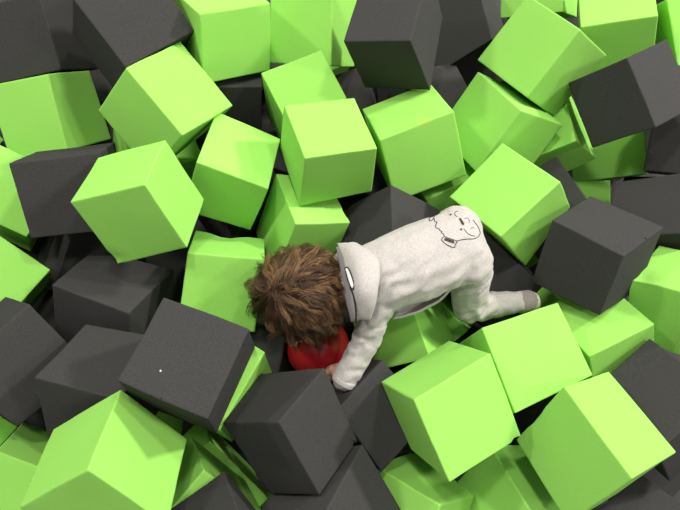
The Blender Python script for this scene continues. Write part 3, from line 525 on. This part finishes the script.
chain(bm, [(hp(.0, 0, .077), .007), (hp(-.018, 0, .088), .0105)], 4)  # nose
for s in (-1, 1): blob(bm, hp(-.02, s * .008, .083), .006)
def hand(wr, centre, thumb_side, reach):
    """palm on the ball, four unequal fingers and a thumb curling over it"""
    n = (wr - centre).normalized()
    d = reach - n * reach.dot(n); d.normalize(); s = n.cross(d)
    R = BALL_R + .008
    def on(a, bb, h=0):    # a: along the fingers, bb: sideways, over the ball's surface
        v = (n + d * (a / R) + s * (bb / R)).normalized()
        return centre + v * (R + h)
    chain(bm, [(wr, .017), (on(.006, 0, .006), .0165)], 5)
    for bb in (-.012, -.004, .004, .012): chain(bm, [(on(.0, bb * .8, .004), .0105), (on(.028, bb * 1.1, .003), .0095)], 4)
    for k, (bb, ln) in enumerate(((-.017, .027), (-.006, .034), (.006, .036), (.017, .031))):
        chain(bm, [(on(.026, bb, .003), .0072), (on(.026 + ln * .45, bb * 1.15, .006), .0068), (on(.026 + ln * .8, bb * 1.2, .002), .0062), (on(.026 + ln, bb * 1.2, -.001), .0056)], 4)
    t = thumb_side
    chain(bm, [(on(.004, t * .014, .003), .0085), (on(.016, t * .028, .004), .0075), (on(.033, t * .033, .0), .0062)], 4)
hand(Vector((0.0063, -0.3085, 0.437)), BALL, -1, Vector((-.25, -.25, -1)))
hand(Vector((-0.1039, -0.1733, 0.427)), BALL, 1, Vector((-.3, -.8, -.3)))
for an, to in ((AN_L, Vector((0.534, -0.1042, 0.372))), (AN_R, Vector((0.4155, -0.0779, 0.307)))):    # feet, toes tucked down
    chain(bm, [(an, .0165), (an.lerp(to, .35) + Vector((.006, 0, .004)), .0185), (to, .014)], 6)
    dn = (to - an).normalized(); si = dn.cross(Vector((0, 1, 0))).normalized()
    for k in range(5): blob(bm, to + dn * .012 + Vector((0, (k - 2) * .0065, 0)), .0065 - .0006 * k)
body = link('person', skin_over(bm, 'person', .0034, 4), SKIN)
tag(body, 'curly haired toddler in a heather grey bear suit crawling over the cubes, head down', 'person')

# ---- bodysuit
bm = bmesh.new(); torso(bm, .004); limbs(bm, .006)
me = skin_over(bm, 'bodysuit', .0042, 7)
def seg_t(p, a, b):
    d = b - a; t = (p - a).dot(d) / d.length_squared
    return t, (p - (a + d * max(0, min(1, t)))).length
def bump(x, c, w): return math.exp(-((x - c) / w) ** 2)
me.update()
nrm = [v.normal.copy() for v in me.vertices]
armax = (EL_L - SH_L).normalized(); fore = (WR_L - EL_L).normalized(); thax = (KN_L - HIP_L).normalized(); shax = (AN_L - KN_L).normalized()
spx = (SPINE[4] - SPINE[0]).normalized()
for v in me.vertices:
    p = v.co.copy(); h = noise.noise(p * 22) * .0022 + noise.noise(p * 55) * .0009
    t, dd = seg_t(p, SH_L, EL_L)
    if dd < .06:
        w = bump(t, .95, .35) + .6 * bump(t, .35, .25)
        h += w * .0026 * math.sin((p.dot(armax) * 215 + p.y * 110 + noise.noise(p * 26) * 4.5)) * (.4 + 1.2 * abs(noise.noise(p * 17)))
    t, dd = seg_t(p, EL_L, WR_L)
    if dd < .05 and t > 0: h += .0021 * (1 - t * .5) * math.sin(p.dot(fore) * 230 + p.x * 120 + noise.noise(p * 24) * 4.5) * (.4 + 1.2 * abs(noise.noise(p * 19)))
    t, dd = seg_t(p, HIP_L, KN_L)
    if dd < .075:
        h += (bump(t, .12, .2) * .0034 + bump(t, .95, .2) * .0014) * math.sin(p.dot(thax) * 210 + p.x * 90 + noise.noise(p * 25) * 2.2)
    t, dd = seg_t(p, KN_L, AN_L)
    if dd < .06: h += (bump(t, .1, .2) * .0016 + .0008) * math.sin(p.dot(shax) * 170 + p.z * 120 + noise.noise(p * 22) * 3.5)
    t, dd = seg_t(p, SPINE[0], SPINE[4])
    if dd < .12:
        low = max(0, min(1, (-(p.y - SPINE[2].y) + .01) / .07))
        h += low * .0028 * math.sin(p.dot(spx) * 120 - p.y * 200 + noise.noise(p * 18) * 3)
    v.co = p + nrm[v.index] * h
me.update()
suit = link('bodysuit', me, HEATHER, body)
bvh = BVHTree.FromPolygons([v.co.copy() for v in me.vertices], [tuple(p.vertices) for p in me.polygons])

# loose side of the suit hanging below the ribs, open towards the floor
rows = [[(0.1292, -0.1671, 0.567), (0.1607, -0.1437, 0.552), (0.1948, -0.1209, 0.542), (0.2304, -0.0953, 0.542), (0.2567, -0.0724, 0.552)],
        [(0.129, -0.1747, 0.547), (0.1692, -0.1568, 0.524), (0.2088, -0.1339, 0.514), (0.2437, -0.1096, 0.52), (0.268, -0.0847, 0.542)],
        [(0.1233, -0.1856, 0.552), (0.1659, -0.1733, 0.542), (0.2063, -0.1557, 0.537), (0.2435, -0.1337, 0.54), (0.2722, -0.1027, 0.552)],
        [(0.1215, -0.1865, 0.567), (0.1642, -0.1723, 0.554), (0.2045, -0.1542, 0.548), (0.2414, -0.1323, 0.551), (0.2701, -0.1005, 0.562)]]
link('side_fold', mesh('side_fold', *sheet(rows, .004)), HEATHER, suit)
# leg seam gusset with a turned-up corner
rows = [[(0.2706, -0.0875, 0.552), (0.2866, -0.0949, 0.587), (0.308, -0.0955, 0.607), (0.3298, -0.086, 0.617)],
        [(0.2855, -0.1037, 0.547), (0.2999, -0.1118, 0.577), (0.3169, -0.1073, 0.597), (0.3329, -0.0943, 0.612)]]
link('thigh_flap', mesh('thigh_flap', *sheet(rows, .004)), HEATHER, suit)

# hood lying on the upper back
rows = [[(-0.0121, -0.0149, 0.607), (-0.0016, -0.0588, 0.642), (0.0066, -0.1025, 0.66), (0.0132, -0.1437, 0.658), (0.0209, -0.1752, 0.637), (0.0293, -0.2029, 0.607)],
        [(0.0107, -0.0217, 0.627), (0.0224, -0.061, 0.664), (0.0296, -0.1078, 0.686), (0.0338, -0.1505, 0.684), (0.0374, -0.1801, 0.658), (0.0418, -0.2042, 0.624)],
        [(0.0311, -0.0299, 0.637), (0.0512, -0.0657, 0.672), (0.058, -0.1087, 0.69), (0.0553, -0.1514, 0.688), (0.0546, -0.1814, 0.664), (0.0528, -0.2047, 0.627)],
        [(0.0474, -0.0346, 0.637), (0.0763, -0.0712, 0.668), (0.0811, -0.1077, 0.68), (0.0759, -0.1487, 0.679), (0.0705, -0.1803, 0.66), (0.0621, -0.204, 0.624)]]
hood = link('hood', mesh('hood', *sheet(rows, .005)), HEATHER, suit)
rows = [[(-0.0141, -0.0215, 0.597), (-0.0075, -0.0638, 0.612), (0.0016, -0.1209, 0.617), (0.0111, -0.1681, 0.607), (0.0212, -0.2011, 0.587)],
        [(-0.0076, -0.0248, 0.614), (0.007, -0.0835, 0.652), (0.0132, -0.1327, 0.66), (0.0206, -0.1741, 0.642), (0.0312, -0.204, 0.612)]]
link('hood_lining', mesh('hood_lining', *sheet(rows, .004)), LINING, hood)
pp = spline([(0.0148, -0.1404, 0.671), (0.0214, -0.156, 0.67), (0.0263, -0.1738, 0.66), (0.0293, -0.1927, 0.644), (0.0304, -0.2088, 0.624)], 6)
link('neck_piping', mesh('neck_piping', *tube(pp, .0022)), BLACKTRIM, hood)
# hanger loop: a white tab edged in black
import_pts = [(0.0041, -0.0962, 0.666), (0.0105, -0.0979, 0.672), (0.019, -0.1216, 0.678), (0.0234, -0.1416, 0.676), (0.0179, -0.1457, 0.674), (0.0093, -0.122, 0.671)]
lp = spline(import_pts + import_pts[:1], 6)[:-1]
lp = [p + Vector((0, 0, .004)) for p in lp]
lab = link('neck_label', mesh('neck_label', *sheet([[lp[0] , lp[30], lp[24]], [lp[6], lp[12], lp[18]]], .002, 4)), WHITE, hood)
link('label_edge', mesh('label_edge', *tube(lp, .0017, 6, True)), BLACKTRIM, hood)

# printed bear face on the seat
def on_suit(p, lift=.0006):
    q = Vector(p); n = Vector((-.2, -.41, .89)).normalized()
    hit = bvh.ray_cast(q + n * .2, -n)
    return hit[0] + hit[1] * lift if hit[0] is not None else None
def stroke(pts, r, m=5, straight=False):
    pp = [Vector(p) for p in pts] if straight else spline(pts, m)
    if straight:
        q = []
        for a, b in zip(pp, pp[1:]): q += [a.lerp(b, k / 4) for k in range(4)]
        pp = q + [pp[-1]]
    pp = [x for x in (on_suit(p) for p in pp) if x is not None]
    return tube(pp, r, 5) if len(pp) > 1 else None
def merge(parts):
    vs, fs = [], []
    for a, f in parts:
        o = len(vs); vs += a; fs += [tuple(o + i for i in x) for x in f]
    return vs, fs
def patch(poly):
    pp = [on_suit(p, .0015) for p in poly]; c = on_suit(sum((Vector(p) for p in poly), Vector()) / len(poly), .0015)
    if c is None or any(p is None for p in pp): return None
    return [c] + pp, [(0, 1 + i, 1 + (i + 1) % len(pp)) for i in range(len(pp))]
BEAR = [
    ('line', 0.0009, [(0.1986, 0.026, 0.667), (0.1988, 0.0307, 0.667), (0.203, 0.0341, 0.667), (0.2093, 0.0349, 0.667), (0.2119, 0.032, 0.667), (0.2095, 0.0261, 0.667), (0.2052, 0.0209, 0.667), (0.2003, 0.0194, 0.667), (0.1986, 0.026, 0.667)]),
    ('fill', 0, [(0.2003, 0.0201, 0.667), (0.2028, 0.0282, 0.667), (0.2084, 0.0312, 0.667), (0.2107, 0.0291, 0.667), (0.208, 0.0239, 0.667), (0.2045, 0.0209, 0.667)]),
    ('line', 0.0007, [(0.2093, 0.0349, 0.667), (0.2142, 0.0376, 0.667), (0.2192, 0.0402, 0.667)]),
    ('line', 0.0007, [(0.2262, 0.0433, 0.667), (0.2319, 0.0463, 0.667), (0.2382, 0.049, 0.667)]),
    ('jag', 0.0009, [(0.2105, 0.0261, 0.667), (0.212, 0.0218, 0.667), (0.2112, 0.0196, 0.667), (0.2173, 0.0167, 0.667), (0.2134, 0.0087, 0.667), (0.2139, 0.0043, 0.667), (0.2219, 0.0008, 0.667), (0.2231, -0.0028, 0.667), (0.2277, -0.0049, 0.667), (0.2262, -0.0078, 0.667), (0.2308, -0.0106, 0.667), (0.2325, -0.0171, 0.667)]),
    ('line', 0.0009, [(0.2253, -0.0243, 0.667), (0.2283, -0.02, 0.667), (0.2325, -0.0171, 0.667), (0.2419, -0.0198, 0.667), (0.2545, -0.0247, 0.667), (0.2618, -0.0267, 0.667)]),
    ('line', 0.0009, [(0.2253, -0.0243, 0.667), (0.231, -0.0314, 0.667), (0.2408, -0.0384, 0.667), (0.2533, -0.0432, 0.667), (0.2558, -0.0368, 0.667), (0.2595, -0.0303, 0.667), (0.2618, -0.0267, 0.667)]),
    ('fill', 0, [(0.2307, -0.0257, 0.667), (0.2337, -0.0199, 0.667), (0.2417, -0.022, 0.667), (0.2537, -0.0268, 0.667), (0.2547, -0.0325, 0.667), (0.2433, -0.0298, 0.667)]),
    ('line', 0.0009, [(0.2618, -0.0267, 0.667), (0.2722, -0.0237, 0.667), (0.2859, -0.0221, 0.667), (0.2995, -0.0219, 0.667), (0.3101, -0.0175, 0.667), (0.316, -0.0102, 0.667), (0.3153, -0.0015, 0.667), (0.3119, 0.0072, 0.667), (0.307, 0.0158, 0.667), (0.3014, 0.0238, 0.667)]),
    ('line', 0.0007, [(0.269, 0.0447, 0.667), (0.2634, 0.0438, 0.667), (0.2604, 0.0401, 0.667), (0.2615, 0.035, 0.667), (0.2654, 0.0313, 0.667)]),
    ('line', 0.0007, [(0.2786, 0.0023, 0.667), (0.2824, -0.0034, 0.667), (0.2874, -0.0091, 0.667), (0.2947, -0.0134, 0.667), (0.3027, -0.0154, 0.667)]),
    ('fill', 0, [(0.2478, 0.0355, 0.667), (0.2493, 0.0374, 0.667), (0.2513, 0.0374, 0.667), (0.2529, 0.0356, 0.667), (0.2511, 0.0337, 0.667), (0.249, 0.0337, 0.667)]),
    ('fill', 0, [(0.2693, 0.0004, 0.667), (0.2708, 0.0026, 0.667), (0.2732, 0.0026, 0.667), (0.2748, 0.0005, 0.667), (0.2729, -0.0017, 0.667), (0.2705, -0.0018, 0.667)]),
    ('fill', 0, [(0.2689, 0.0263, 0.667), (0.2707, 0.0281, 0.667), (0.2737, 0.0271, 0.667), (0.2771, 0.0205, 0.667), (0.2804, 0.014, 0.667), (0.2792, 0.0111, 0.667), (0.2758, 0.0117, 0.667), (0.2722, 0.019, 0.667)]),
    ('line', 0.0006, [(0.2823, 0.0272, 0.667), (0.2879, 0.0287, 0.667), (0.2918, 0.0251, 0.667), (0.2935, 0.02, 0.667), (0.2905, 0.0163, 0.667)]),
    ('line', 0.0006, [(0.2944, 0.0025, 0.667), (0.2987, 0.0048, 0.667), (0.3034, 0.0034, 0.667)]),
]
parts = []
for kind, r, pts in BEAR:
    s = patch(pts) if kind == 'fill' else stroke(pts, r, straight=(kind == 'jag'))
    if s: parts.append(s)
link('bear_print', mesh('bear_print', *merge(parts)), INK, suit)

# cuffs and socks
bm = bmesh.new(); chain(bm, [(WR_L - fore * .002, (.006, .0325, .0325)), (WR_L + fore * .012, (.006, .031, .031))], 5)
link('sleeve_cuff', skin_over(bm, 'sleeve_cuff', .003, 4), HEATHER, suit)
bm = bmesh.new(); chain(bm, [(Vector((0.4718, -0.1127, 0.438)), .0298), (Vector((0.4937, -0.1082, 0.437)), .0288)], 5)
link('ankle_cuff', skin_over(bm, 'ankle_cuff', .003, 4), RIB, suit)
bm = bmesh.new(); chain(bm, [(AN_R - (AN_R - KN_R).normalized() * .006, .0255), (AN_R, .025)], 4)
link('ankle_cuff', skin_over(bm, 'ankle_cuff', .003, 4), RIB, suit)
bm = bmesh.new(); chain(bm, [(AN_L, .0235), (Vector((0.5043, -0.106, 0.434)), .0235), (Vector((0.5188, -0.1074, 0.407)), .021), (Vector((0.5395, -0.102, 0.357)), .0185)], 6)
link('sock', skin_over(bm, 'sock', .003, 4), CREAM, body)
bm = bmesh.new(); chain(bm, [(AN_R, .022), (Vector((0.3898, -0.0778, 0.34)), .023), (Vector((0.4207, -0.0759, 0.299)), .0195)], 6)
link('sock', skin_over(bm, 'sock', .003, 4), CREAM, body)
for s in (-1, 1):
    bm = bmesh.new(); bmesh.ops.create_uvsphere(bm, u_segments=16, v_segments=10, radius=.0105, matrix=Matrix.Translation(hp(-.002, s * .03, .072)))
    m2 = bpy.data.meshes.new('eye'); bm.to_mesh(m2); bm.free(); link('eye', m2, EYE, body)
bm = bmesh.new(); blob(bm, hp(-.041, 0, .077), (.0045, .014, .007), HR, 3); blob(bm, hp(-.047, 0, .075), (.0045, .012, .007), HR, 3)
link('lips', skin_over(bm, 'lips', .0018, 3), LIP, body)

# ---- hair: a scalp cap and several hundred curling locks from the crown
hair_mats = []
for nm, c in (('dark_brown_hair', (.042, .022, .012)), ('brown_hair', (.085, .045, .021)), ('golden_brown_hair', (.24, .13, .055))):
    m, nt, b = new_mat(nm); b.inputs['Base Color'].default_value = (*c, 1); b.inputs['Roughness'].default_value = .42
    b.inputs['Specular IOR Level'].default_value = .45
    hair_mats.append(m)
rnd = random.Random(11)
SK = Vector((.092, .085, .092))
def scalp(dirv):
    return HEAD + ax * (dirv.x * SK.x + .004) + sd * dirv.y * SK.y + fc * (dirv.z * SK.z - .004)
bm = bmesh.new(); blob(bm, hp(.008, 0, -.012), (.092, .088, .086), HR, 4)
capm = skin_over(bm, 'hair', .004, 2)
vs = [v.co + (v.co - HEAD).normalized() * (noise.noise(v.co * 60) * .004 + noise.noise(v.co * 25) * .005) for v in capm.vertices]
fs = [tuple(p.vertices) for p in capm.polygons]; mi = [0] * len(fs)
crown = Vector((.35, .12, -.93)).normalized()                        # local: towards crown, side, back of head
placed = 0
while placed < 570:
    d = Vector((rnd.gauss(0, 1), rnd.gauss(0, 1), rnd.gauss(0, 1)))
    d = d.normalized() if placed > 50 else (crown + d * .13).normalized()        # the whorl at the crown first
    if d.z > .55 or (d.x < -.55 and d.z > -.3): continue
    placed += 1
    root = scalp(d)
    out = (ax * d.x / SK.x + sd * d.y / SK.y + fc * d.z / SK.z).normalized()
    away = d - crown; away = ax * away.x + sd * away.y + fc * away.z
    away -= out * away.dot(out)
    away = away.normalized() if placed > 50 and away.length > .05 else (ax * rnd.gauss(0, 1) + sd * rnd.gauss(0, 1) + away).normalized()
    away = (away - out * away.dot(out)).normalized()
    swirl = out.cross(away)
    ln = rnd.uniform(.06, .115); cr = rnd.uniform(.002, .0085); wl = rnd.uniform(.06, .11); ph = rnd.uniform(0, 6.28); hand_ = rnd.choice((-1, 1))
    n = 13; guide = []
    p = root.copy(); dirn = (away * 1.0 + out * rnd.uniform(.0, .20) + swirl * rnd.uniform(-.5, .7)).normalized()
    for k in range(n):
        t = k / (n - 1)
        guide.append((p.copy(), dirn.copy(), out.copy()))
        step = ln / (n - 1)
        dirn = (dirn + Vector((0, 0, -.12)) + noise.noise_vector(p * 30 + Vector((placed, 0, 0))) * .22).normalized()
        p = p + dirn * step
        loc = Vector(((p - HEAD).dot(ax) / (SK.x + .006), (p - HEAD).dot(sd) / (SK.y + .006), (p - HEAD).dot(fc) / (SK.z + .006)))
        if loc.length < 1:
            loc.normalize(); p = HEAD + ax * loc.x * (SK.x + .006) + sd * loc.y * (SK.y + .006) + fc * loc.z * (SK.z + .006)
    tone = 0 if rnd.random() < .36 else 1
    warm = rnd.random() < (.45 if d.x < .1 else .22)
    for sidx in range(26):
        a0 = rnd.uniform(0, 6.28); rr = .011 * math.sqrt(rnd.random()); pts = []; rad = []
        jl = rnd.uniform(.8, 1.05); fz = rnd.uniform(.0, .003)
        for k, (g, dv, ou) in enumerate(guide):
            t = k / (n - 1)
            if t > jl: break
            s1 = dv.orthogonal().normalized() if abs(dv.dot(ou)) > .98 else (ou - dv * ou.dot(dv)).normalized()
            s2 = dv.cross(s1); th = hand_ * 2 * math.pi * (ln * t / wl) + ph
            e = min(1, t * 2.2)
            c = (s1 * (math.cos(th) + .9) + s2 * math.sin(th)) * cr * e
            pts.append(g + c + (s1 * math.cos(a0) + s2 * math.sin(a0)) * rr * (1 - .5 * t) + noise.noise_vector(g * 90 + Vector((sidx, a0, 0))) * fz * t * 2)
            rad.append(.00055 * (1 - .6 * t))
        if len(pts) < 4: continue
        tv, tf = tube(pts, .001, 3, rad=rad)
        o = len(vs); vs += tv; fs += [tuple(o + i for i in f) for f in tf]
        m = 2 if warm and rnd.random() < .7 else (tone if rnd.random() < .8 else 1)
        mi += [m] * len(tf)
hm = mesh('hair', vs, fs)
for m in hair_mats: hm.materials.append(m)
hm.polygons.foreach_set('material_index', mi)
link('hair', hm, None, body)

# ------------------------------------------------------------------ the ball in the toddler's hands
bm = bmesh.new(); bmesh.ops.create_uvsphere(bm, u_segments=64, v_segments=40, radius=BALL_R)
for v in bm.verts:
    z = v.co.z
    v.co *= 1 - .012 * math.exp(-(z / .0022) ** 2) if abs(z) < .008 else 1
me = bpy.data.meshes.new('ball'); bm.to_mesh(me); bm.free(); me.polygons.foreach_set('use_smooth', [True] * len(me.polygons))
RED, nt, b = new_mat('glossy_red_plastic'); b.inputs['Base Color'].default_value = (.42, .008, .018, 1); b.inputs['Roughness'].default_value = .38
b.inputs['Coat Weight'].default_value = .15; b.inputs['Coat Roughness'].default_value = .08
ball = link('ball', me, RED); ball.location = BALL; ball.rotation_euler = (1.1, .4, 0)
tag(ball, 'glossy red ball under the toddler\'s head, half hidden by a charcoal cube', 'ball')


# ------------------------------------------------------------------ camera
cam = bpy.data.cameras.new('camera'); co = bpy.data.objects.new('camera', cam); C.objects.link(co)
cam.sensor_width = 36; cam.lens = 36 * 600 / 680; cam.clip_start = .05
co.matrix_world = Matrix.Translation((-0.05429, -0.491, 1.95014)) @ Matrix(((0.999326, -0.011564, -0.034836), (0.0, 0.949077, -0.315045), (0.036705, 0.314832, 0.948437))).to_4x4()
scn.camera = co

# ------------------------------------------------------------------ light: a hall with rows of ceiling lamps
def lamp(name, loc, size, power, col=(1, .97, .90), target=(0, 0, .45)):
    l = bpy.data.lights.new(name, 'AREA'); l.shape = 'DISK'; l.size = size; l.energy = power; l.color = col
    o = bpy.data.objects.new(name, l); C.objects.link(o); o.location = loc
    o.rotation_euler = (Vector(target) - Vector(loc)).to_track_quat('-Z', 'Y').to_euler()
WORLD = .44
EXPO = 0.07
lamp('ceiling_lamp', (1.7, 2.0, 5.0), .45, 90)
lamp('ceiling_lamp', (3.6, -.5, 4.0), .45, 60)
lamp('ceiling_lamp', (-.6, 1.4, 5.2), .45, 100)
lamp('ceiling_lamp', (-3.6, 1.6, 4.2), .45, 85)
lamp('ceiling_lamp', (4.2, 2.2, 3.4), .5, 250)
lamp('ceiling_lamp', (0, 0, 5.5), .45, 45)
w = bpy.data.worlds.new('world'); scn.world = w; w.use_nodes = True
bg = w.node_tree.nodes['Background']; bg.inputs['Color'].default_value = (1, .98, .94, 1); bg.inputs['Strength'].default_value = WORLD
vs = scn.view_settings
vs.view_transform = 'Standard'; vs.look = 'None'; vs.exposure = EXPO; vs.gamma = 1; vs.use_curve_mapping = False
